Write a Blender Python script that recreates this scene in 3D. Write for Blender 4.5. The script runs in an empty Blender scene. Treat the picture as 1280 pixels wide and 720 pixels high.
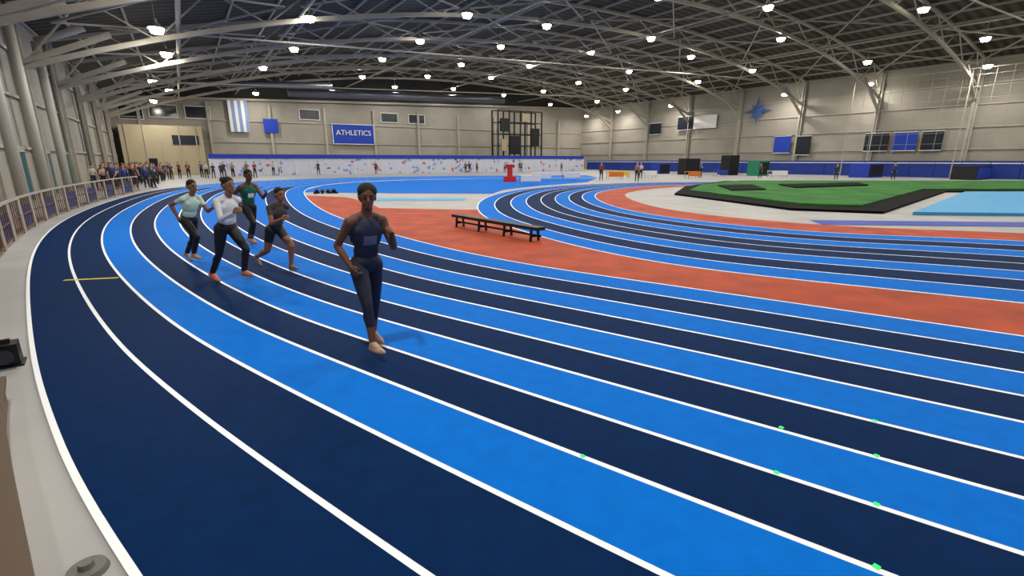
import bpy, bmesh, math, random
import numpy as np
from mathutils import Vector, Matrix, Euler
random.seed(7)
C = bpy.context
S = C.scene

# ------------------------------------------------------------------ materials
def lin(c):
    out=[]
    for v in c:
        v=v/255.0
        out.append(v/12.92 if v<=0.04045 else ((v+0.055)/1.055)**2.4)
    return (out[0],out[1],out[2],1.0)
_m={}
def mat(name,rgb,rough=0.6,metal=0.0,nscale=0,namt=0.15,bump=0.0,emit=0.0,spec=0.4,detail=4):
    if name in _m: return _m[name]
    m=bpy.data.materials.new(name); m.use_nodes=True
    nt=m.node_tree; b=nt.nodes['Principled BSDF']
    col=lin(rgb)
    b.inputs['Base Color'].default_value=col
    b.inputs['Roughness'].default_value=rough
    b.inputs['Metallic'].default_value=metal
    b.inputs['Specular IOR Level'].default_value=spec
    if emit>0:
        b.inputs['Emission Color'].default_value=col
        b.inputs['Emission Strength'].default_value=emit
    if nscale>0:
        tc=nt.nodes.new('ShaderNodeTexCoord'); n=nt.nodes.new('ShaderNodeTexNoise')
        n.inputs['Scale'].default_value=nscale; n.inputs['Detail'].default_value=detail
        nt.links.new(tc.outputs['Object'],n.inputs['Vector'])
        r=nt.nodes.new('ShaderNodeValToRGB')
        r.color_ramp.elements[0].position=0.3; r.color_ramp.elements[1].position=0.7
        r.color_ramp.elements[0].color=tuple(max(0,c*(1-namt)) for c in col[:3])+(1,)
        r.color_ramp.elements[1].color=tuple(min(1,c*(1+namt)) for c in col[:3])+(1,)
        nt.links.new(n.outputs['Fac'],r.inputs['Fac']); nt.links.new(r.outputs['Color'],b.inputs['Base Color'])
        if bump>0:
            bp=nt.nodes.new('ShaderNodeBump'); bp.inputs['Strength'].default_value=bump
            bp.inputs['Distance'].default_value=0.01
            nt.links.new(n.outputs['Fac'],bp.inputs['Height']); nt.links.new(bp.outputs['Normal'],b.inputs['Normal'])
    _m[name]=m; return m

NAVY=mat('track_navy',(0,34,76),0.7,nscale=6,namt=0.12,spec=0.04)
BLUE=mat('track_blue',(0,104,200),0.7,nscale=6,namt=0.06,spec=0.04)
WHITE=mat('line_white',(235,238,242),0.5)
ORANGE=mat('track_orange',(162,62,30),0.65,nscale=1.2,namt=0.3,spec=0.15)
FLOOR=mat('floor_concrete',(158,157,156),0.5,nscale=0.7,namt=0.12,spec=0.3)
STEEL=mat('painted_steel',(160,155,144),0.5,nscale=2,namt=0.08)
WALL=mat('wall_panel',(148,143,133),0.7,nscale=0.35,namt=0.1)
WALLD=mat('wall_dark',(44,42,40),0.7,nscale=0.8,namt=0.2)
BLACK=mat('black_paint',(14,14,16),0.5)
ROYAL=mat('royal_blue',(16,54,160),0.6)
CREAM=mat('cream_paint',(164,152,124),0.7)
WHITEP=mat('white_paint',(215,215,215),0.5)
RED=mat('red_paint',(190,30,25),0.5)
CYAN=mat('cyan_mat',(60,150,200),0.6,nscale=2,namt=0.06)
TURF=mat('green_turf',(28,100,20),0.9,nscale=0.6,namt=0.5,bump=0.5)
GREENM=mat('green_mark',(30,235,110),0.5,emit=0.4)
YEL=mat('yellow_line',(225,200,40),0.5)
WOOD=mat('brown_wood',(110,84,62),0.6,nscale=5,namt=0.25)
GLASSD=mat('dark_glass',(30,36,46),0.15)
RUST=mat('fence_brown',(96,62,48),0.6,nscale=5,namt=0.2)

def newobj(name,verts,faces,mats,mi=None,parent=None,smooth=False):
    me=bpy.data.meshes.new(name); me.from_pydata(verts,[],faces)
    for m in mats: me.materials.append(m)
    if mi is not None:
        me.polygons.foreach_set('material_index',mi)
    if smooth: me.polygons.foreach_set('use_smooth',[True]*len(me.polygons))
    me.update()
    o=bpy.data.objects.new(name,me); C.collection.objects.link(o)
    if parent: o.parent=parent
    return o
def empty(name,loc=(0,0,0)):
    e=bpy.data.objects.new(name,None); e.location=loc; C.collection.objects.link(e); return e

class MB:
    """mesh batch"""
    def __init__(s): s.v=[];s.f=[];s.m=[]
    def box(s,c,size,R=None,mi=0):
        c=Vector(c); hx,hy,hz=[a/2 for a in size]; n=len(s.v)
        for dx in(-1,1):
            for dy in(-1,1):
                for dz in(-1,1):
                    p=Vector((dx*hx,dy*hy,dz*hz))
                    if R: p=R@p
                    s.v.append(tuple(c+p))
        for q in((0,1,3,2),(4,6,7,5),(0,4,5,1),(2,3,7,6),(0,2,6,4),(1,5,7,3)):
            s.f.append(tuple(n+i for i in q)); s.m.append(mi)
    def beam(s,p,q,w,h,mi=0):
        p=Vector(p);q=Vector(q);d=q-p
        L=d.length
        if L<1e-6:return
        y=d/L; up=Vector((0,0,1))
        if abs(y.z)>0.99: up=Vector((0.833,0.553,0))
        x=y.cross(up).normalized(); z=x.cross(y)
        R=Matrix((x,y,z)).transposed()
        s.box((p+q)/2,(w,L,h),R,mi)
    def cyl(s,p,q,r1,r2=None,n=10,mi=0):
        if r2 is None:r2=r1
        p=Vector(p);q=Vector(q);y=(q-p).normalized()
        up=Vector((0,0,1)) if abs(y.z)<0.95 else Vector((1,0,0))
        x=y.cross(up).normalized(); z=x.cross(y); b=len(s.v)
        for (c,r) in((p,r1),(q,r2)):
            for i in range(n):
                a=2*math.pi*i/n; s.v.append(tuple(c+x*math.cos(a)*r+z*math.sin(a)*r))
        for i in range(n):
            j=(i+1)%n; s.f.append((b+i,b+j,b+n+j,b+n+i)); s.m.append(mi)
        s.f.append(tuple(b+i for i in range(n-1,-1,-1))); s.m.append(mi)
        s.f.append(tuple(b+n+i for i in range(n))); s.m.append(mi)
    def obj(s,name,mats,parent=None,smooth=False):
        return newobj(name,s.v,s.f,mats,s.m,parent,smooth)

# ------------------------------------------------------------------ room frame
A=Vector((-0.553,0.833,0)); N=Vector((0.833,0.553,0))
def R(s,w,z=0): 
    p=A*s+N*w; return Vector((p.x,p.y,z))
ROT=Matrix((N,A,Vector((0,0,1)))).transposed()   # local x = w, y = s
WL,WR,SB,SF=-6.8,75.0,85.0,-18.0
ZL,ZR=10.0,12.8
def roof(w):
    t=(w-WL)/(WR-WL)
    return ZL+(ZR-ZL)*t+4.6*(1-(2*t-1)**2)

# floor
v=[R(SF,WL-.3,0),R(SF,WR+.3,0),R(SB+.3,WR+.3,0),R(SB+.3,WL-.3,0)]
v=[tuple(p) for p in v]; vb=[(p[0],p[1],-0.2) for p in v]
newobj('floor',v+vb,[(0,1,2,3),(7,6,5,4),(0,4,5,1),(1,5,6,2),(2,6,7,3),(3,7,4,0)],[FLOOR])

# ------------------------------------------------------------------ tracks
def cr(pts,sub=8,it=30):
    P=[Vector(p) for p in pts]; out=[]
    for i in range(len(P)-1):
        p0=P[max(0,i-1)];p1=P[i];p2=P[i+1];p3=P[min(len(P)-1,i+2)]
        for k in range(sub):
            t=k/sub
            out.append(0.5*((2*p1)+(p2-p0)*t+(2*p0-5*p1+4*p2-p3)*t*t+(3*p1-p0-3*p2+p3)*t**3))
    out.append(P[-1])
    for _ in range(it):
        out=[out[0]]+[out[i]*.5+(out[i-1]+out[i+1])*.25 for i in range(1,len(out)-1)]+[out[-1]]
    return out
O_=[(10,-6.4),(3,-1.6),(-1.95,1.97),(-3.34,3.16),(-4.56,4.26),(-6.25,5.94),(-8.65,8.4),(-11.1,11.1),(-13.7,14.3),(-16.7,18.6),(-20.4,25),(-23.8,32),(-26.0,40),(-25.2,50),(-18,59),(-6,65),(10,67)]
I_=[(14.2,-.5),(7.2,4.42),(2.2,7.92),(.95,8.8),(-.15,9.7),(-1.5,11.05),(-3.1,13.0),(-4.95,15.5),(-6.9,18.4),(-9.2,22.6),(-11.9,28.2),(-14.4,34),(-15.6,40),(-15,46),(-11,51.5),(-3,55),(10,56)]
SUB=8
OC=cr(O_,SUB); IC=cr(I_,SUB)
cum=np.cumsum([0,.87,.69,.64,.57,.6,.57,.66,.61,.66,.7,.7]); cum=cum/cum[-1]
def lanes(name,OC,IC,fr,expo,cols,lw,z,th=0.02,far=10**6):
    V=[];F=[];M=[]
    nl=len(fr); ne=2*nl
    cnt=len(OC)
    for i,(o,n) in enumerate(zip(OC,IC)):
        tg=(OC[min(cnt-1,i+1)]-OC[max(0,i-1)]).normalized()
        W=(n-o).length
        nn=(n-o).normalized(); cs=abs(nn.x*tg.y-nn.y*tg.x)
        h=lw/2/W/max(cs,.3)
        for k,f in enumerate(fr):
            g=f**expo(i) if f>0 else 0
            for e in(-1,1):
                p=o+(n-o)*(g+e*h); V.append((p.x,p.y,z))
    for i in range(cnt-1):
        for j in range(ne-1):
            a=i*ne+j
            F.append((a,a+1,a+ne+1,a+ne))
            M.append(0 if j%2==0 else (cols[j//2] if i<far else 2))
    b=len(V)
    for i in range(cnt):
        for j in (0,ne-1):
            x,y,_=V[i*ne+j]; V.append((x,y,z-th))
    for i in range(cnt-1):
        F.append((i*ne,(i+1)*ne,b+2*(i+1),b+2*i)); M.append(0)
        F.append((i*ne+ne-1,b+2*i+1,b+2*(i+1)+1,(i+1)*ne+ne-1)); M.append(0)
    return newobj(name,V,F,[WHITE,NAVY,BLUE],M)
def ex(i):
    t=min(1,max(0,(i/SUB-1.5)/5.5)); return 1+0.2*t*t*(3-2*t)
lanes('running_track',OC,IC,list(cum),ex,[1,1,2,1,2,1,2,1,2,1,2],0.042,0.02,far=int(11.5*SUB))
o2=[(20,-1.0),(13.6,2.9),(7.35,6.65),(4.36,8.35),(2.65,9.8),(1.2,12),(0,14.7),(-1.1,17.9),(-1.6,22.5),(-1.3,27.5),(.2,33.5),(3.9,39.3),(10,44),(20,46.5),(30,45)]
i2=[(24,5.5),(18,9.2),(12.98,12.2),(9.6,13.2),(7.5,14.7),(5.9,16.9),(5.0,19),(4.5,21.5),(4.4,25.3),(5,29.5),(6.3,33),(9,37),(13,40),(20,41.5),(29,40)]
O2=cr(o2,8,14);I2=cr(i2,8,14)
lanes('infield_track',O2,I2,[k/8 for k in range(9)],lambda i:1,[2,1,2,1,1,2,1,2],0.045,0.02)

def poly(name,pts,m,z,th=0.02):
    bm=bmesh.new()
    vs=[bm.verts.new((p[0],p[1],z)) for p in pts]
    f=bm.faces.new(vs)
    if f.normal.z<0: f.normal_flip()
    bmesh.ops.triangulate(bm,faces=[f])
    me=bpy.data.meshes.new(name); bm.normal_update(); bm.to_mesh(me); bm.free()
    me.materials.append(m); o=bpy.data.objects.new(name,me); C.collection.objects.link(o); return o
n9=10*SUB
ip=[(p.x,p.y) for p in IC[:n9+1]]
top=[(-11.4,28.2),(-9.2,27.2),(-7.0,23.8),(-5.7,20.9),(-2.4,20.3)]
k22=8*SUB
op=[(p.x,p.y) for p in O2[:k22-3]][::-1]
poly('orange_apron',ip+top+op,ORANGE,0.01)
V=[];F=[]
for i,(o,n) in enumerate(zip(O2,I2)):
    d=(n-o).normalized(); a=n+d*0.03; b=n+d*2.0
    V+= [(a.x,a.y,.012),(b.x,b.y,.012)]
for i in range(len(O2)-1): F.append((2*i,2*i+1,2*i+3,2*i+2))
newobj('orange_inner_band',V,F,[ORANGE])
poly('blue_jump_area',[(-13.3,31.5),(-7.5,30.4),(-1.2,30),(-.6,34),(2,39),(7,46),(9.5,55.4),(-3,54.6),(-10.6,51),(-14.5,45.6),(-15.3,40),(-14.2,34)],BLUE,0.012)
poly('cyan_runway_mat',[(-7.2,24.6),(-2.4,24.9),(-2.5,26.4),(-8.2,26.4)],CYAN,0.012)
poly('blue_runway',[(9.9,15.4),(24,14.2),(24,15.4),(10.2,16.6)],ROYAL,0.012)
def slab(name,pts,z0,z1,m):
    bm=bmesh.new(); vs=[bm.verts.new((p[0],p[1],z1)) for p in pts]
    f=bm.faces.new(vs); bm.normal_update()
    if f.normal.z<0: f.normal_flip()
    r=bmesh.ops.extrude_face_region(bm,geom=[f])
    nv=[g for g in r['geom'] if isinstance(g,bmesh.types.BMVert)]
    for q in nv:q.co.z=z0
    bm.normal_update(); bmesh.ops.recalc_face_normals(bm,faces=bm.faces)
    me=bpy.data.meshes.new(name); bm.to_mesh(me); bm.free(); me.materials.append(m)
    o=bpy.data.objects.new(name,me); C.collection.objects.link(o); return o
BORD=mat('turf_border_black',(10,10,12),0.9,spec=.1)
te=empty('artificial_turf_field')
a=slab('black_border',[(9.6,29),(11.4,19.9),(14.2,18.6),(27.5,31.2),(36,31.2),(50,46),(20,46.5),(13,37)],0,.10,BORD); a.parent=te
a=slab('turf_surface',[(11.2,31),(12.6,21.4),(14.6,20.4),(26.8,32.2),(35.2,32.2),(47,45.2),(21,45.6),(14.6,38)],.10,.18,TURF); a.parent=te
a=slab('dark_cover',[(19,33),(26,36),(28,40),(20,37)],.18,.26,BORD); a.parent=te
a=slab('dark_cover_2',[(13.4,30),(16,31),(18,37),(15,36)],.18,.24,BORD); a.parent=te
slab('pole_vault_mat',[(15,18.2),(28,30.4),(37,30.4),(31,16.5)],0,.12,CYAN)

# ------------------------------------------------------------------ floor marks
mb=MB()
for (x,y) in ((1.834,1.991),(2.168,2.449),(2.523,2.936),(2.847,3.399),(1.733,2.75),(2.06,3.3),(.488,2.93)):
    mb.box((x,y,.0225),(.03,.03,.005),Euler((0,0,.6)).to_matrix())
mb.obj('green_lane_marks',[GREENM])
mb=MB(); mb.beam((-7.62,7.98,.0225),(-6.85,8.16,.0225),.07,.005); mb.obj('yellow_relay_mark',[YEL])

# ------------------------------------------------------------------ walls
def wallpoly(name,pts,m):
    return newobj(name,[tuple(p) for p in pts],[tuple(range(len(pts)))],[m])
wallpoly('wall_left',[R(SF,WL,0),R(SB,WL,0),R(SB,WL,ZL),R(SF,WL,ZL)],WALL)
wallpoly('wall_right',[R(SF,WR,0),R(SF,WR,ZR),R(SB,WR,ZR),R(SB,WR,0)],WALL)
wallpoly('wall_back',[R(SB,WL,0),R(SB,WR,0),R(SB,WR,ZR),R(SB,WL,ZL)],WALL)
g=[R(SB,WL+(WR-WL)*k/24,roof(WL+(WR-WL)*k/24)) for k in range(25)]
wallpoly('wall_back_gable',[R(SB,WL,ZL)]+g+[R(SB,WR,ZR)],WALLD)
nW=32; V=[];F=[]
for s in (SF,SB):
    for k in range(nW+1):
        w=WL+(WR-WL)*k/nW; V.append(tuple(R(s,w,roof(w))))
for k in range(nW): F.append((k,k+1,nW+2+k,nW+1+k))
DECK=mat('roof_deck',(66,62,60),0.8,spec=.2)
nt=DECK.node_tree; tc=nt.nodes.new('ShaderNodeTexCoord'); mp=nt.nodes.new('ShaderNodeMapping')
mp.inputs['Rotation'].default_value=(0,0,-math.atan2(A.y,A.x)+math.pi/2)
wv=nt.nodes.new('ShaderNodeTexWave'); wv.bands_direction='Y'; wv.inputs['Scale'].default_value=0.35; wv.inputs['Distortion'].default_value=0.3
rp=nt.nodes.new('ShaderNodeValToRGB'); rp.color_ramp.elements[0].color=lin((46,42,37)); rp.color_ramp.elements[1].color=lin((82,76,68))
nt.links.new(tc.outputs['Object'],mp.inputs['Vector']); nt.links.new(mp.outputs['Vector'],wv.inputs['Vector'])
nt.links.new(wv.outputs['Fac'],rp.inputs['Fac']); nt.links.new(rp.outputs['Color'],nt.nodes['Principled BSDF'].inputs['Base Color'])
newobj('ceiling',V,F,[DECK])

frames=[-9+9.4*i for i in range(10)]
for s in frames:
    mb=MB()
    nn=26; prev=None
    for k in range(nn+1):
        w=WL+.4+(WR-WL-.8)*k/nn; t=(w-WL)/(WR-WL)
        dep=1.5+1.6*abs(2*t-1)**3
        T=R(s,w,roof(w)-.25); B=R(s,w,roof(w)-.25-dep)
        if prev:
            mb.beam(prev[0],T,.22,.22); mb.beam(prev[1],B,.22,.28)
            if k%2: mb.beam(prev[1],T,.09,.09)
            else: mb.beam(prev[0],B,.09,.09)
        prev=(T,B)
    for (w,zt) in((WL+.35,ZL-.3),(WR-.35,ZR-.3)):
        mb.box(R(s,w,zt/2),(.5,.12,zt),ROT); 
        mb.box(R(s-.14,w,zt/2),(.12,.3,zt),ROT)
        mb.box(R(s+.14,w,zt/2),(.12,.3,zt),ROT)
    mb.beam(R(s,WR-.4,ZR-4.5),R(s,WR-5.5,roof(WR-5.5)-2.2),.22,.3)
    mb.beam(R(s,WL+.4,ZL-3),R(s,WL+4.5,roof(WL+4.5)-2.2),.22,.3)
    mb.obj('roof_truss',[STEEL])
mb=MB()
w=WL+2
while w<WR:
    mb.beam(R(SF,w,roof(w)-.1),R(SB,w,roof(w)-.1),.12,.18)
    w+=3.1
mb.obj('roof_purlins',[STEEL])
mb=MB()
for i in range(len(frames)-1):
    s0,s1=frames[i],frames[i+1]
    for k in range(6):
        w0=WL+2+k*13; w1=min(w0+12,WR-1)
        mb.beam(R(s0,w0,roof(w0)-1.3),R(s1,w1,roof(w1)-1.3),.1,.1)
        mb.beam(R(s0,w1,roof(w1)-1.3),R(s1,w0,roof(w0)-1.3),.1,.1)
for w in (1,8,24,41,58):
    mb.cyl(R(SF,w,roof(w)-2),R(SB,w,roof(w)-2),.09,n=6)
for s in (12,40,64):
    mb.cyl(R(s,WL+4,9.6),R(s,WR-6,12.6),.06,n=6)
mb.obj('roof_bracing',[STEEL])
mb=MB()
for z in(3.2,5.6,8.0,10.2,12.6): mb.beam(R(SF,WR-.1,z),R(SB,WR-.1,z),.12,.14)
mb.obj('trim_1',[STEEL])
mb=MB()
for z in(2.6,5.2,7.6,9.9): mb.beam(R(SF,WL+.1,z),R(SB,WL+.1,z),.12,.14)
mb.obj('trim_2',[STEEL])
mb=MB()
for z in(4.6,7.6): mb.beam(R(SB-.1,WL,z),R(SB-.1,WR,z),.12,.14)
mb.beam(R(SB-.3,WL,ZL),R(SB-.3,WR,ZR),.5,.3)
for k in range(10):
    w=WL+3+k*8; mb.box(R(SB-.25,w,5),(.35,.35,10),ROT)
mb.obj('trim_3',[STEEL])
mb=MB(); DUCT=mat('duct_metal',(110,114,128),0.4,0.6)
mb.cyl(R(78,14,11.2),R(78,50,12.4),.55,n=16); mb.cyl(R(70,2,10.6),R(70,18,11.4),.4,n=16)
mb.obj('ventilation_duct',[DUCT],smooth=True)
TEAL=mat('teal_glass',(20,80,92),.3)
di=1
for s in (28,34,40,46):
    mb=MB(); mb.box(R(s,WL+.15,1.2),(.12,2.2,2.4),ROT,0); mb.box(R(s,WL+.22,1.2),(.06,.08,2.4),ROT,1)
    for dy in(-1.1,1.1): mb.box(R(s+dy,WL+.2,1.25),(.14,.12,2.5),ROT,1)
    mb.box(R(s,WL+.2,2.45),(.14,2.3,.12),ROT,1); mb.obj('door_%d'%di,[TEAL,STEEL]); di+=1
mb=MB()
for s in (27,31,36,42): mb.cyl(R(s,WL+.6,0),R(s,WL+.6,8.8),.22,n=14); mb.cyl(R(s,WL+.6,8.8),R(s,WL+3,9.9),.22,n=14)
mb.obj('wall_ducts',[mat('white_duct',(176,172,162),.5)],smooth=True)

wi=1
def wallsign(name,s,w,z,ww,hh,m,frame=True):
    global wi
    mb=MB(); mb.box(R(s,w,z),(ww,.08,hh),ROT,0)
    if frame:
        for dz in(-1,1): mb.box(R(s-.03,w,z+dz*hh/2),(ww+.1,.12,.1),ROT,1)
        for dw in(-1,1): mb.box(R(s-.03,w+dw*ww/2,z),(.1,.12,hh),ROT,1)
    return mb.obj(name,[m,WHITEP])
for (w,z,ww,hh) in ((-4.6,8.2,2.6,1.8),(-1,8.5,3.2,1.6),(3,8.5,3.0,1.6),(18,8.9,3,1.5),(31,9,3,1.5),(36,9,3,1.5)):
    wallsign('window_%d'%wi,SB-.12,w,z,ww,hh,GLASSD); wi+=1
b=wallsign('wall_banner',SB-.5,24.6,6.1,6.8,3.1,ROYAL)
cu=bpy.data.curves.new('banner_text','FONT'); cu.body='ATHLETICS'; cu.size=1.15; cu.align_x='CENTER'; cu.align_y='CENTER'; cu.extrude=.01
to=bpy.data.objects.new('lettering',cu); C.collection.objects.link(to); to.location=R(SB-.62,24.6,6.3)
to.rotation_euler=(math.pi/2,0,math.atan2(N.y,N.x)); cu.materials.append(WHITEP); to.parent=b
wallsign('blue_pennant',SB-.5,12.2,7.0,2.0,2.0,ROYAL,False)
mb=MB(); 
for k in range(6): mb.box(R(SB-.5,7.0+k*.42,8.2),(.4,.06,4.4),ROT,k%2)
mb.obj('striped_flag',[WHITEP,mat('pale_blue',(120,140,185),.7)])
mb=MB(); mb.box(R(SB-2,-1.5,3.2),(9,3.6,6.4),ROT,0); mb.box(R(SB-3.86,-3,1.1),(1,.1,2.2),ROT,1); mb.box(R(SB-3.86,1,4.6),(3,.1,1.2),ROT,1)
for k in range(5): mb.box(R(SB-3.86,-5.4+k*1.9,3.2),(.12,.12,6.4),ROT,2)
mb.obj('office_block',[CREAM,GLASSD,STEEL])
BO=bpy.data.materials.new('board_print'); BO.use_nodes=True; nt=BO.node_tree
vo=nt.nodes.new('ShaderNodeTexVoronoi'); vo.inputs['Scale'].default_value=2.6
tc=nt.nodes.new('ShaderNodeTexCoord'); rp=nt.nodes.new('ShaderNodeValToRGB'); rp.color_ramp.interpolation='CONSTANT'
els=rp.color_ramp.elements; els[0].color=lin((130,145,200)); els[1].position=.2; els[1].color=lin((190,195,212))
e=els.new(.88); e.color=lin((190,90,90))
e=els.new(.92); e.color=lin((90,90,110))
nt.links.new(tc.outputs['Object'],vo.inputs['Vector']); nt.links.new(vo.outputs['Color'],rp.inputs['Fac']); nt.links.new(rp.outputs['Color'],nt.nodes['Principled BSDF'].inputs['Base Color'])
mb=MB(); mb.box(R(73,34,1.1),(62,.15,2.2),ROT,0); mb.box(R(72.95,34,2.45),(62,.2,.55),ROT,1)
for k in range(32): mb.box(R(72.9,3+k*2,1.1),(.08,.1,2.2),ROT,2)
mb.obj('advertising_board',[BO,ROYAL,WHITEP])
mb=MB()
for dw in(0,2.4,4.8,7.2,9.6):
    for ds in(0,2):
        mb.beam(R(76+ds,47.5+dw,0),R(76+ds,47.5+dw,10.5),.2,.2)
for z in(2.5,4.5,6.5,8.5,10.5):
    for ds in(0,2): mb.beam(R(76+ds,47.5,z),R(76+ds,57.1,z),.16,.16)
mb.box(R(75.8,48.8,8),(1.8,.4,2.2),ROT,0); mb.box(R(75.8,55.4,6),(1.8,.4,3.2),ROT,0); mb.box(R(75.8,53.2,9.4),(1.6,.4,1.4),ROT,1); mb.box(R(75.8,51,4.6),(2.4,.4,3.2),ROT,0); mb.box(R(75.8,48.6,4.6),(1.2,.4,2.0),ROT,1)
mb.obj('scaffold_tower',[BLACK,CREAM])
mb=MB()
s=-10
while s<80:
    mb.box(R(s+1.2,WR-1.4,.95),(.3,2.36,1.9),ROT,0); mb.box(R(s+1.2,WR-1.56,1.65),(.05,2.36,.1),ROT,1); s+=2.4
mb.obj('wall_padding',[mat('pad_navy',(16,46,130),.6),WHITEP])
def rsign(name,s,z,ww,hh,m):
    mb=MB(); mb.box(R(s,WR-.5,z),(.08,ww,hh),ROT,0)
    for dz in(-1,1): mb.box(R(s,WR-.54,z+dz*hh/2),(.12,ww+.1,.08),ROT,1)
    return mb.obj(name,[m,WHITEP])
for (s,z,ww,hh,m) in ((57.5,8.2,3,2.2,GLASSD),(53.5,8.2,4.4,2.0,WHITEP),(40,4.2,2.4,2.4,ROYAL),(37,4.0,2.0,2.6,GLASSD),(28,4.2,2.6,2.2,GLASSD),(25,4.2,2.4,2.2,ROYAL),(22.3,4.2,2.0,2.2,GLASSD),(64,7.6,2.6,2,GLASSD)):
    rsign('wall_sign',s,z,ww,hh,m)
pts=[]
for k in range(16):
    a=math.pi*2*k/16; r=2.3 if k%4==0 else (1.3 if k%4==2 else .75)
    p=R(44.5,WR-.45,9.2)+A*(math.sin(a)*r); p.z+=math.cos(a)*r; pts.append(tuple(p))
newobj('star_emblem',[tuple(R(44.5,WR-.62,9.2))]+pts,[(0,1+k,1+(k+1)%16) for k in range(16)],[mat('emblem_blue',(60,90,150),.6)])
mb=MB()
for k in range(18):
    s=8+k*1.3; mb.beam(R(s,WR-4,2.5),R(s,WR-4,11.3),.025,.025)
for k in range(8):
    z=2.6+k*1.15; mb.beam(R(8,WR-4,z),R(30.1,WR-4,z),.025,.025)
mb.beam(R(7.5,WR-4,11.3),R(30.6,WR-4,11.3),.1,.1)
for s in(8,19,30.1): mb.beam(R(s,WR-4,0),R(s,WR-4,11.3),.09,.09)
mb.obj('divider_net',[STEEL])

# ------------------------------------------------------------------ lamps
LM=mat('lamp_glow',(255,246,225),.5,emit=60)
mb=MB()
mb.cyl((0,0,0),(0,0,.28),.42,.14,n=14,mi=0); mb.cyl((0,0,.28),(0,0,.5),.1,.1,n=8,mi=0); mb.cyl((0,0,.5),(0,0,1.5),.02,.02,n=5,mi=0)
mb.cyl((0,0,-.26),(0,0,-.005),.28,.39,n=14,mi=1)
lt=mb.obj('high_bay',[STEEL,LM]); lme=lt.data; bpy.data.objects.remove(lt)
le=empty('high_bay_lamps')
la=bpy.data.lights.new('lamp_light','AREA'); la.shape='DISK'; la.size=.5; la.energy=410; la.color=(1,.955,.885)
for i in range(9):
    for j in range(8):
        s=-6+i*10.6+(j%2)*2+random.uniform(-1.5,1.5); w=-1+j*10.3+(i%2)*1.5+random.uniform(-1.2,1.2)
        if w>WR-2: continue
        z=roof(w)-2.0-random.uniform(0,.5)
        o=bpy.data.objects.new('high_bay',lme); o.location=R(s,w,z); C.collection.objects.link(o); o.parent=le
        l=bpy.data.objects.new('lamp_light',la); l.location=R(s,w,z-.28); C.collection.objects.link(l); l.parent=le
wd=bpy.data.worlds.new('World'); S.world=wd; wd.use_nodes=True
wd.node_tree.nodes['Background'].inputs[0].default_value=(1,.98,.95,1); wd.node_tree.nodes['Background'].inputs[1].default_value=.12

# ------------------------------------------------------------------ fence at left
def offs(i,d):
    o=OC[i]; n=IC[i]; u=(n-o).normalized(); return o-u*d
mb=MB()
idx=list(range(int(3.3*SUB),11*SUB+1))
pp=[offs(i,.5) for i in idx]
acc=[pp[0]]
step=.3
rest=step
for a_,b_ in zip(pp[:-1],pp[1:]):
    seg=(b_-a_).length; d=(b_-a_)/seg; t=rest
    while t<=seg: acc.append(a_+d*t); t+=step
    rest=t-seg
for k,p in enumerate(acc):
    if k%6==0: mb.box((p.x,p.y,.5),(.06,.06,1.0),mi=1)
    else: mb.box((p.x,p.y,.52),(.018,.018,.84))
for a_,b_ in zip(acc[:-1:2],acc[2::2]):
    for z in(.1,.5): mb.beam((a_.x,a_.y,z),(b_.x,b_.y,z),.03,.04)
    mb.beam((a_.x,a_.y,.98),(b_.x,b_.y,.98),.06,.06,1)
for q in range(0,len(acc)-6,12):
    a_,b_=acc[q],acc[q+6]; u=(b_-a_).normalized(); nrm=Vector((-u.y,u.x))*.05
    mb.beam((a_.x+nrm.x,a_.y+nrm.y,.42),(b_.x+nrm.x,b_.y+nrm.y,.42),.02,.6,2)
mb.obj('trackside_fence',[RUST,STEEL,mat('fence_panel_blue',(26,70,130),.6)])
# continuous mitred curb rail
rp_=[Vector(p) for p in [(-1.81,1.39),(-2.18,1.68),(-2.62,2.07),(-3.06,2.46),(-3.5,2.86),(-3.93,3.27),(-4.35,3.7)]]
V=[];F=[];M=[]
for i,p in enumerate(rp_):
    d=(rp_[min(i+1,6)]-rp_[max(i-1,0)]).normalized(); n=Vector((-d.y,d.x))
    for (o_,z) in ((-.06,0),(-.06,.2),(-.09,.2),(-.09,.235),(.09,.235),(.09,.2),(.06,.2),(.06,0)):
        V.append((p.x+n.x*o_,p.y+n.y*o_,z))
for i in range(6):
    for j in range(8):
        k=(j+1)%8; F.append((i*8+j,i*8+k,i*8+8+k,i*8+8+j)); M.append(1 if j in(2,3,4) else 0)
F.append(tuple(range(8))); M.append(0); F.append(tuple(48+j for j in range(7,-1,-1))); M.append(0)
newobj('wooden_curb_rail',V,F,[WOOD,mat('brown_cap',(84,68,54),.5)],M)
mb=MB(); mb.cyl((-2.13,1.98,0),(-2.13,1.98,.03),.09,.08,n=24); mb.cyl((-2.13,1.98,.03),(-2.13,1.98,.06),.035,.03,n=16)
mb.obj('pole_base',[mat('grey_rubber',(100,100,96),.6)])
mb=MB(); Rz=Euler((0,0,.7)).to_matrix()
mb.box((-5.1,4.5,.13),(.26,.2,.2),Rz,0); mb.cyl((-5.0,4.42,.14),(-4.93,4.36,.14),.06,.07,n=14,mi=1); mb.box((-5.1,4.5,.25),(.16,.04,.04),Rz,0); mb.box((-5.1,4.5,.01),(.3,.24,.02),Rz,0)
mb.obj('timing_camera',[BLACK,GLASSD])
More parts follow.
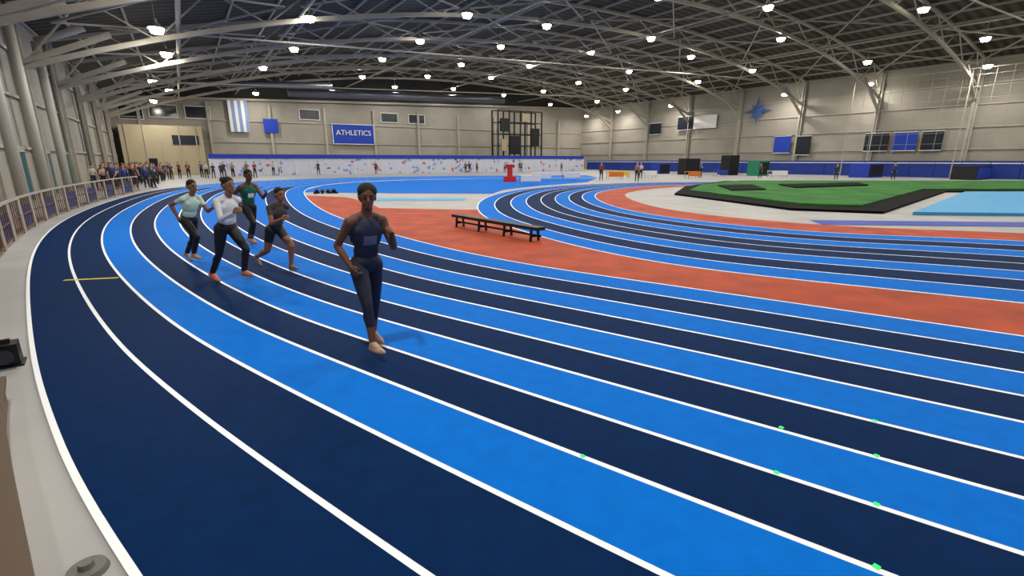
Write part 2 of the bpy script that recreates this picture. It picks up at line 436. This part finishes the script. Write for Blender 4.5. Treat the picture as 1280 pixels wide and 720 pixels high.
def bench(name,p,q,h=.36,w=.3):
    mb=MB(); p=Vector(p);q=Vector(q); d=(q-p).normalized(); n=Vector((-d.y,d.x,0))
    mb.beam(p+Vector((0,0,h)),q+Vector((0,0,h)),w,.08)
    for t in(.06,.36,.66,.94):
        c=p.lerp(q,t)
        for sgn in(-1,1): mb.beam(c+n*sgn*w*.45,c+n*sgn*w*.35+Vector((0,0,h)),.05,.05)
        mb.beam(c-n*w*.42+Vector((0,0,.12)),c+n*w*.42+Vector((0,0,.12)),.04,.04)
    mb.beam(p+Vector((0,0,.15)),q+Vector((0,0,.15)),.04,.05)
    return mb.obj(name,[BLACK])
bench('bench',(-1.75,15.1,.01),(.72,12.0,.01),.33)
def table(x,y,m,yaw=0,L=1.8):
    mb=MB(); Rm=Euler((0,0,yaw)).to_matrix(); c=Vector((x,y,0.012))
    mb.box(c+Vector((0,0,.74)),(L,.75,.05),Rm,0); 
    for dx in(-1,1):
        for dy in(-1,1): mb.box(c+Rm@Vector((dx*(L/2-.1),dy*.3,.36)),(.05,.05,.72),Rm,1)
    mb.box(c+Rm@Vector((0,-.36,.5)),(L-.1,.02,.46),Rm,0)
    return mb.obj('folding_table',[m,STEEL])
table(3,49,WHITEP); table(6,50.5,WHITEP,.3); table(11,53,mat('orange_cloth',(200,110,30),.7),.2); table(16,58,WHITEP,.4); table(26,62,ROYAL,.4)
table(1.5,41.5,WHITEP,.2); table(12.5,58,mat('yellow_cloth',(210,180,60),.7),.1,2.4); table(20,55,mat('orange_cloth',(200,110,30),.7),.4); table(31,58,WHITEP,.4,2.6)
mb=MB(); mb.box((-.2,46.7,.26),(1.2,.8,.5)); mb.box((-.2,46.7,.9),(.5,.4,.8)); mb.box((-.2,46.7,1.45),(.9,.5,.3)); mb.obj('red_equipment_cart',[RED])
def cabinet(name,s,w,dims,m,m2=None):
    mb=MB(); mb.box(R(s,w,dims[2]/2),dims,ROT,0); mb.box(R(s-dims[1]/2-.02,w,dims[2]*.5),(dims[0]*.9,.03,dims[2]*.8),ROT,1)
    for dz in(.25,.75): mb.box(R(s-dims[1]/2-.05,w,dims[2]*dz),(dims[0]*.3,.04,.06),ROT,1)
    return mb.obj(name,[m,m2 or BLACK])
cabinet('equipment_cabinet',45,60,(3,1.4,2.2),BLACK)
cabinet('equipment_cabinet',40,62,(2.0,1.4,2.6),BLACK)
cabinet('equipment_cabinet',36.5,63,(2.4,1.6,1.9),mat('teal',(20,120,90),.6))
cabinet('equipment_cabinet',50,60,(2.4,1.6,1.5),ROYAL)
cabinet('landing_pit_stack',26,68,(4,2,1.6),ROYAL,BLACK)
cabinet('landing_pit_stack',17,70,(5,2,1.4),BLACK,ROYAL)
mb=MB()
for k in range(4):
    mb.box((-12.0+.32*k,30.2+.1*k,.06),(.12,.7,.1),Euler((0,0,.3*k)).to_matrix()); mb.box((-12.0+.32*k,30.2+.1*k,.16),(.2,.16,.16),Euler((.6,0,.3*k)).to_matrix())
mb.obj('starting_block_pile',[BLACK])

# ------------------------------------------------------------------ people
def rx(a): return Matrix.Rotation(math.radians(a),3,'X')
def ry(a): return Matrix.Rotation(math.radians(a),3,'Y')
def rz(a): return Matrix.Rotation(math.radians(a),3,'Z')
def build_prims(P):
    pr=[]
    cone=lambda p,q,a,b,t:pr.append(('c',Vector(p),Vector(q),a,b,t))
    ell=lambda c,Rm,r,t:pr.append(('e',Vector(c),Rm,r,t))
    pel=Vector((0,0,.95)); Rt=ry(P.get('side',0))@rx(-P.get('lean',5))@rz(P.get('twist',0))
    P['_pel']=pel; P['_Rt']=Rt
    f=P.get('build',1.0); F_=P.get('fem',0)
    T=lambda x,y,z: pel+Rt@Vector((x,y,z))
    ell(pel+Vector((0,0,.0)),Rt,(.15*f+.008*F_,.108*f,.12),'pants')
    for sx in(-1,1): ell(pel+Rt@Vector((sx*.07,-.055,-.05)),Rt,(.083*f,.078*f,.09),'pants')
    ell(T(0,.005,.13),Rt,(.132*f-.005*F_,.092*f,.13),'top')
    ell(T(0,.008,.30),Rt,(.155*f,.107*f,.19),'top')
    for sx in(-1,1):
        ell(T(sx*.07,.05,.34),Rt,(.08,.052,.075),'top')
        cone(T(sx*.11,-.01,.25),T(sx*.128,-.01,.4),.052,.055,'top')
    cone(T(-.11,-.005,.45),T(.11,-.005,.45),.052,.052,'top')
    tk='top' if P.get('sleeve')!='tank' else 'skin'
    cone(T(0,-.01,.43),T(0,.0,.51),.072,.055,tk)
    for sx in(-1,1): cone(T(sx*.02,-.015,.5),T(sx*.13,-.01,.462),.045,.042,tk)
    nb=T(0,.0,.5); Rh=Rt@rx(P.get('lean',5)*.8-P.get('nod',5))@rz(P.get('turn',0)); hb=nb+Rt@Vector((0,.015,.085))
    cone(nb,hb,.056,.054,'skin')
    H=lambda x,y,z: hb+Rh@Vector((x,y,z))
    ell(H(0,0,.12),Rh,(.077,.095,.102),'skin'); ell(H(0,.03,.055),Rh,(.058,.064,.064),'skin'); cone(H(-.012,.074,.012),H(.012,.074,.012),.02,.02,'skin')
    cone(H(0,.088,.11),H(0,.112,.072),.009,.015,'skin')
    for sx in(-1,1):
        ell(H(sx*.078,-.005,.09),Rh,(.012,.02,.032),'skin')
        ell(H(sx*.031,.088,.105),Rh,(.013,.011,.006),'eye'); cone(H(sx*.018,.092,.128),H(sx*.045,.084,.128),.005,.004,'hair')
    ell(H(0,.096,.04),Rh,(.024,.010,.009),'lip')
    if P.get('hair')=='afro':
        ell(H(0,-.02,.155),Rh,(.096,.102,.078),'hair'); ell(H(0,-.055,.10),Rh,(.09,.072,.09),'hair')
    else:
        ell(H(0,-.012,.15),Rh,(.083,.095,.083),'hair'); ell(H(0,-.035,.10),Rh,(.081,.075,.075),'hair')
    if P.get('hair')=='bun': ell(H(0,-.12,.17),Rh,(.045,.045,.045),'hair')
    tg='pants' if P.get('tights',1) else 'skin'
    for sx,(th,kf,fp,ab) in((-1,P['rl']),(1,P['ll'])):
        hip=pel+Rt@Vector((sx*.085,0,-.03)); a=math.radians(th); b_=math.radians(th-kf); s_=math.sin(math.radians(ab))*sx
        d=Vector((s_,math.sin(a),-math.cos(a))).normalized(); kn=hip+d*.43
        d2=Vector((s_*.4,math.sin(b_),-math.cos(b_))).normalized(); an=kn+d2*.41
        cone(hip,hip.lerp(kn,.5),.094*f,.08*f,'pants'); cone(hip.lerp(kn,.5),kn,.08*f,.057,tg)
        mid=kn.lerp(an,P.get('cuff',.55)); bk=Vector((0,-math.cos(b_),-math.sin(b_)))
        cone(kn,mid,.056,.047,tg)
        cone(mid,an,.046,.033,'skin' if P.get('cuff',.55)<.95 else 'pants')
        q=kn.lerp(an,.28)+bk*.02; cone(q,kn.lerp(an,.42)+bk*.015,.052,.046,tg)
        fa=math.radians(fp); fd=Vector((0,math.cos(fa),math.sin(fa))); fn=Vector((0,-math.sin(fa),math.cos(fa)))
        heel=an-fd*.04-fn*.045; ball=an+fd*.12-fn*.055; toe=an+fd*.175-fn*.06
        cone(heel,ball+Vector((sx*.01,0,0)),.036,.036,'shoe'); cone(ball,toe,.036,.026,'shoe'); cone(an,ball+fn*.005,.036,.034,'shoe'); cone(an-fn*.03-fd*.02,an+fn*.02,.04,.036,'shoe')
    for sx,(ua,ef,ab) in((-1,P['ra']),(1,P['la'])):
        sh=T(sx*.168*f,-.005,.428); a=math.radians(ua)
        d=Vector((sx*math.sin(math.radians(ab)),math.sin(a),-math.cos(a))).normalized(); d=Rt@d
        el=sh+d*.29; b_=a+math.radians(ef)
        inn=-sx*P.get('inn',.35)*math.sin(math.radians(ef)/2)
        d2=(Rt@Vector((inn,math.sin(b_),-math.cos(b_)))).normalized(); wr=el+d2*.25
        slv=P.get('sleeve','tank'); st='skin' if slv=='tank' else 'top'
        cone(T(sx*.12,-.005,.448),sh,.055,.053,st); cone(sh,sh.lerp(el,.5),.053,.045,st)
        cone(sh.lerp(el,.5),el,.045,.038,'top' if slv=='long' else 'skin'); ell(sh,Rt,(.055,.057,.058),st)
        cone(el,el.lerp(wr,.35),.039,.04,'top' if slv=='long' else 'skin'); cone(el.lerp(wr,.35),wr,.039,.026,'top' if slv=='long' else 'skin')
        x=d2; side=Vector((1,0,0)); side=(side-x*side.dot(x)).normalized(); nrm=x.cross(side).normalized()*(-1)
        wd_=nrm; pn=side*(-sx)
        palm=wr+x*.05
        cone(wr,palm+wd_*.018,.022,.022,'skin'); cone(wr,palm-wd_*.018,.022,.022,'skin'); cone(palm+wd_*.028,palm+x*.035+wd_*.03,.016,.014,'skin'); cone(palm-wd_*.026,palm+x*.03-wd_*.028,.016,.014,'skin')
        for k,ln in enumerate((.072,.08,.075,.058)):
            base=palm+x*.038+wd_*(.033-.022*k); j1=base+(x*.8+pn*.45).normalized()*ln*.5; j2=j1+(x*.15+pn).normalized()*ln*.32; j3=j2+(-x*.5+pn*.6).normalized()*ln*.22
            cone(base,j1,.0098,.0095,'skin'); cone(j1,j2,.0095,.009,'skin'); cone(j2,j3,.009,.0085,'skin')
        tb=wr+x*.025+wd_*.025; t1=tb+(x*.6+wd_*.7+pn*.3).normalized()*.04; t2=t1+(x*.9+pn*.5).normalized()*.032
        cone(tb,t1,.0125,.011,'skin'); cone(t1,t2,.011,.009,'skin')
    return pr
def capsule(V,F,p,q,r1,r2,n=14,m=5):
    d=q-p; y=d.normalized() if d.length>1e-6 else Vector((0,0,1))
    up=Vector((0,0,1)) if abs(y.z)<.9 else Vector((1,0,0)); x=y.cross(up).normalized(); z=x.cross(y)
    b=len(V); rings=0
    V.append(p-y*r1)
    for k in range(1,m+1):
        a=-math.pi/2+math.pi/2*k/m
        for i in range(n):
            t=2*math.pi*i/n; V.append(p+y*math.sin(a)*r1+(x*math.cos(t)+z*math.sin(t))*math.cos(a)*r1)
        rings+=1
    for k in range(0,m):
        a=math.pi/2*k/m
        for i in range(n):
            t=2*math.pi*i/n; V.append(q+y*math.sin(a)*r2+(x*math.cos(t)+z*math.sin(t))*math.cos(a)*r2)
        rings+=1
    V.append(q+y*r2); e=len(V)-1
    for i in range(n):
        j=(i+1)%n
        F.append((b,b+1+i,b+1+j)); 
        for r in range(rings-1):
            F.append((b+1+r*n+i,b+1+(r+1)*n+i,b+1+(r+1)*n+j,b+1+r*n+j))
        F.append((e,b+1+(rings-1)*n+j,b+1+(rings-1)*n+i))
def person_mesh(name,P,voxel,mats,sm=3):
    pr=build_prims(P)
    mz=1e9
    for p in pr:
        if p[-1]=='shoe': mz=min(mz,p[1].z-p[3],p[2].z-p[4])
    sh=Vector((0,0,-mz)); V=[];F=[]
    for p in pr:
        if p[0]=='c': capsule(V,F,p[1]+sh,p[2]+sh,p[3],p[4])
        else:
            b=len(V); VV=[];FF=[]; capsule(VV,FF,Vector((0,0,0)),Vector((0,0,1e-5)),1,1,18,7)
            for q in VV: V.append(p[1]+sh+p[2]@Vector((q.x*p[3][0],q.y*p[3][1],q.z*p[3][2])))
            for f_ in FF: F.append(tuple(i+b for i in f_))
    me=bpy.data.meshes.new('tmp'); me.from_pydata([tuple(q) for q in V],[],F)
    bm=bmesh.new(); bm.from_mesh(me); bmesh.ops.recalc_face_normals(bm,faces=bm.faces); bm.to_mesh(me); bm.free()
    o=bpy.data.objects.new('tmp',me); C.collection.objects.link(o)
    r=o.modifiers.new('r','REMESH'); r.mode='VOXEL'; r.voxel_size=voxel
    s_=o.modifiers.new('s','SMOOTH'); s_.factor=.5; s_.iterations=sm
    C.view_layer.update(); dg=C.evaluated_depsgraph_get()
    out=bpy.data.meshes.new_from_object(o.evaluated_get(dg)); out.name=name
    bpy.data.objects.remove(o)
    n=len(out.polygons); cc=np.zeros(n*3); out.polygons.foreach_get('center',cc); cc=cc.reshape(-1,3)
    tags=['skin','top','pants','shoe','hair','eye','lip','bib']; best=np.full(n,1e9); idx=np.zeros(n,int)
    for p in pr:
        if p[0]=='c':
            a=np.array(p[1]+sh); b=np.array(p[2]+sh); ab=b-a; t=np.clip(((cc-a)@ab)/max(1e-9,ab@ab),0,1)
            d=np.linalg.norm(cc-(a+t[:,None]*ab),axis=1)-(p[3]+(p[4]-p[3])*t)
        else:
            q=(cc-np.array(p[1]+sh))@np.array(p[2]); rr=np.array(p[3]); k0=np.linalg.norm(q/rr,axis=1); k1=np.linalg.norm(q/(rr*rr),axis=1)+1e-9; d=k0*(k0-1)/k1
        if p[-1] in('eye','lip'): d=d-.001
        u=d<best; best[u]=d[u]; idx[u]=tags.index(p[-1])
    if P.get('bib'):
        q=(cc-np.array(P['_pel']+sh))@np.array(P['_Rt'])
        bz=(idx==1)&(np.abs(q[:,0])<.07)&(q[:,2]>.21)&(q[:,2]<.31)&(q[:,1]>.03); idx[bz]=7
    for m in mats: out.materials.append(m)
    out.polygons.foreach_set('material_index',idx.astype(np.int32)); out.polygons.foreach_set('use_smooth',[True]*n); out.update()
    return out
SK1=mat('skin_dark',(98,62,45),.55); SK2=mat('skin_medium',(130,88,66),.55); SK3=mat('skin_light',(200,155,130),.55)
HAIR=mat('hair_black',(18,14,13),.8,nscale=60,namt=.5,bump=.6); EYE=mat('eye_dark',(20,16,14),.3); LIP=mat('lip',(110,55,50),.5)
def runner(name,loc,head,P,scale,skin,top,pants,shoe,bib=WHITEP):
    mats=[skin,top,pants,shoe,HAIR,EYE,LIP,bib]
    me=person_mesh(name,P,.008,mats)
    o=bpy.data.objects.new(name,me); C.collection.objects.link(o); o.location=(loc[0],loc[1],.02)
    o.rotation_euler=(0,0,math.atan2(-head[0],head[1])); o.scale=(scale,)*3; return o
TN=mat('singlet_navy',(26,32,62),.7,nscale=20,namt=.2); PN=mat('tights_black',(14,15,22),.6,nscale=20,namt=.2); PNV=mat('tights_navy',(12,20,46),.6)
TW=mat('shirt_white',(205,206,212),.7,nscale=10,namt=.05); TG=mat('shirt_green',(20,84,66),.7); TD=mat('shirt_dark',(62,54,52),.7); TP=mat('shirt_mint',(185,212,195),.7)
SHW=mat('shoe_pale',(170,140,120),.5); SHO=mat('shoe_orange',(195,110,80),.5); SHG=mat('shoe_grey',(110,100,100),.5); BIB=mat('bib_grey',(90,92,120),.6)
runner('runner',(-1.52,4.93),(.74,-.67),dict(lean=9,rl=(-10,5,-7,4),ll=(25,14,8,5),ra=(28,112,14),la=(-20,66,18),hair='afro',bib=1,sleeve='tank',turn=-18,cuff=.5,inn=.5,fem=1,twist=-8,nod=8,build=1.04),1.0,SK1,TN,PNV,SHW,BIB)
runner('runner',(-6.3,9.45),(.93,-.37),dict(lean=22,rl=(-16,25,-20,2),ll=(46,72,0,2),ra=(45,85,12),la=(-45,80,14),hair='short',sleeve='tee',cuff=.85,nod=0),.98,SK2,TP,PN,SHW)
runner('runner',(-4.65,7.85),(.9,-.43),dict(lean=18,rl=(40,60,5,2),ll=(-16,20,-20,2),ra=(-45,80,14),la=(45,88,12),hair='bun',sleeve='long',cuff=.9,nod=0,fem=1,build=1.04),1.02,SK2,TW,PN,SHO)
runner('runner',(-6.1,11.3),(.85,-.52),dict(lean=12,rl=(-14,22,-18,2),ll=(42,64,0,2),ra=(42,85,12),la=(-42,80,14),hair='short',sleeve='tank',cuff=.6,bib=1),1.04,SK1,TG,PN,SHW)
runner('runner',(-4.3,8.75),(.85,-.52),dict(lean=24,rl=(46,60,10,2),ll=(-22,45,-35,2),ra=(-46,80,14),la=(46,88,12),hair='short',sleeve='tee',tights=0,nod=0),.97,SK2,TD,PN,SHG)

# spectators
RS=bpy.data.materials.new('spectator_shirt'); RS.use_nodes=True; nt=RS.node_tree; oi=nt.nodes.new('ShaderNodeObjectInfo'); rp=nt.nodes.new('ShaderNodeValToRGB'); rp.color_ramp.interpolation='CONSTANT'
els=rp.color_ramp.elements; els[0].color=lin((30,30,36)); els[1].position=.22; els[1].color=lin((120,40,36))
for p_,c_ in((.34,(180,175,170)),(.44,(30,50,110)),(.58,(60,60,62)),(.74,(130,100,75)),(.84,(20,80,110)),(.92,(170,80,36))):
    e=els.new(p_); e.color=lin(c_)
nt.links.new(oi.outputs['Random'],rp.inputs['Fac']); nt.links.new(rp.outputs['Color'],nt.nodes['Principled BSDF'].inputs['Base Color'])
sm=[SK3,RS,mat('trousers',(34,36,46),.7),SHG,mat('hair_brown',(48,32,22),.8),EYE,LIP,WHITEP]
spm=[person_mesh('spectator_a',dict(lean=2,rl=(0,2,0,4),ll=(2,3,0,4),ra=(5,20,10),la=(3,15,10),sleeve='long',cuff=1,build=1.08),.018,sm,2),
     person_mesh('spectator_b',dict(lean=3,rl=(3,4,0,4),ll=(-2,3,0,5),ra=(25,95,10),la=(20,90,10),sleeve='long',cuff=1,inn=.9),.018,sm,2),
     person_mesh('spectator_c',dict(lean=6,rl=(0,2,0,6),ll=(4,8,0,6),ra=(8,60,14),la=(-4,20,12),sleeve='tee',cuff=1,hair='bun'),.018,sm,2)]
ce=empty('spectator_crowd')
def spect(p,face):
    o=bpy.data.objects.new('spectator',random.choice(spm)); C.collection.objects.link(o); o.location=(p.x,p.y,0); o.parent=ce
    d=Vector(face)-p; o.rotation_euler=(0,0,math.atan2(-d.x,d.y)+random.uniform(-.6,.6)); k=random.uniform(.92,1.05); o.scale=(k,k,k)
for k in range(56): spect(R(random.uniform(43,62),random.uniform(-5.2,-1.6)),(-12,20,0))
for k in range(18): spect(R(random.uniform(64,71),random.uniform(-5,10)),(-12,20,0))
for k in range(9): spect(R(random.uniform(69,72),random.uniform(14,60)),(0,20,0))
for (x,y) in((9,50),(14,54),(22,58),(28,56),(34,52),(12,47.6),(40,52)): spect(Vector((x,y,0)),(0,20,0))

# ------------------------------------------------------------------ camera
cam=bpy.data.cameras.new('camera'); cam.sensor_width=36; cam.lens=604/1280*36; cam.clip_end=400
co=bpy.data.objects.new('camera',cam); C.collection.objects.link(co); co.location=(0,0,2.0)
co.rotation_euler=(math.radians(90-14.84),0,0); S.camera=co
S.view_settings.view_transform='Standard'
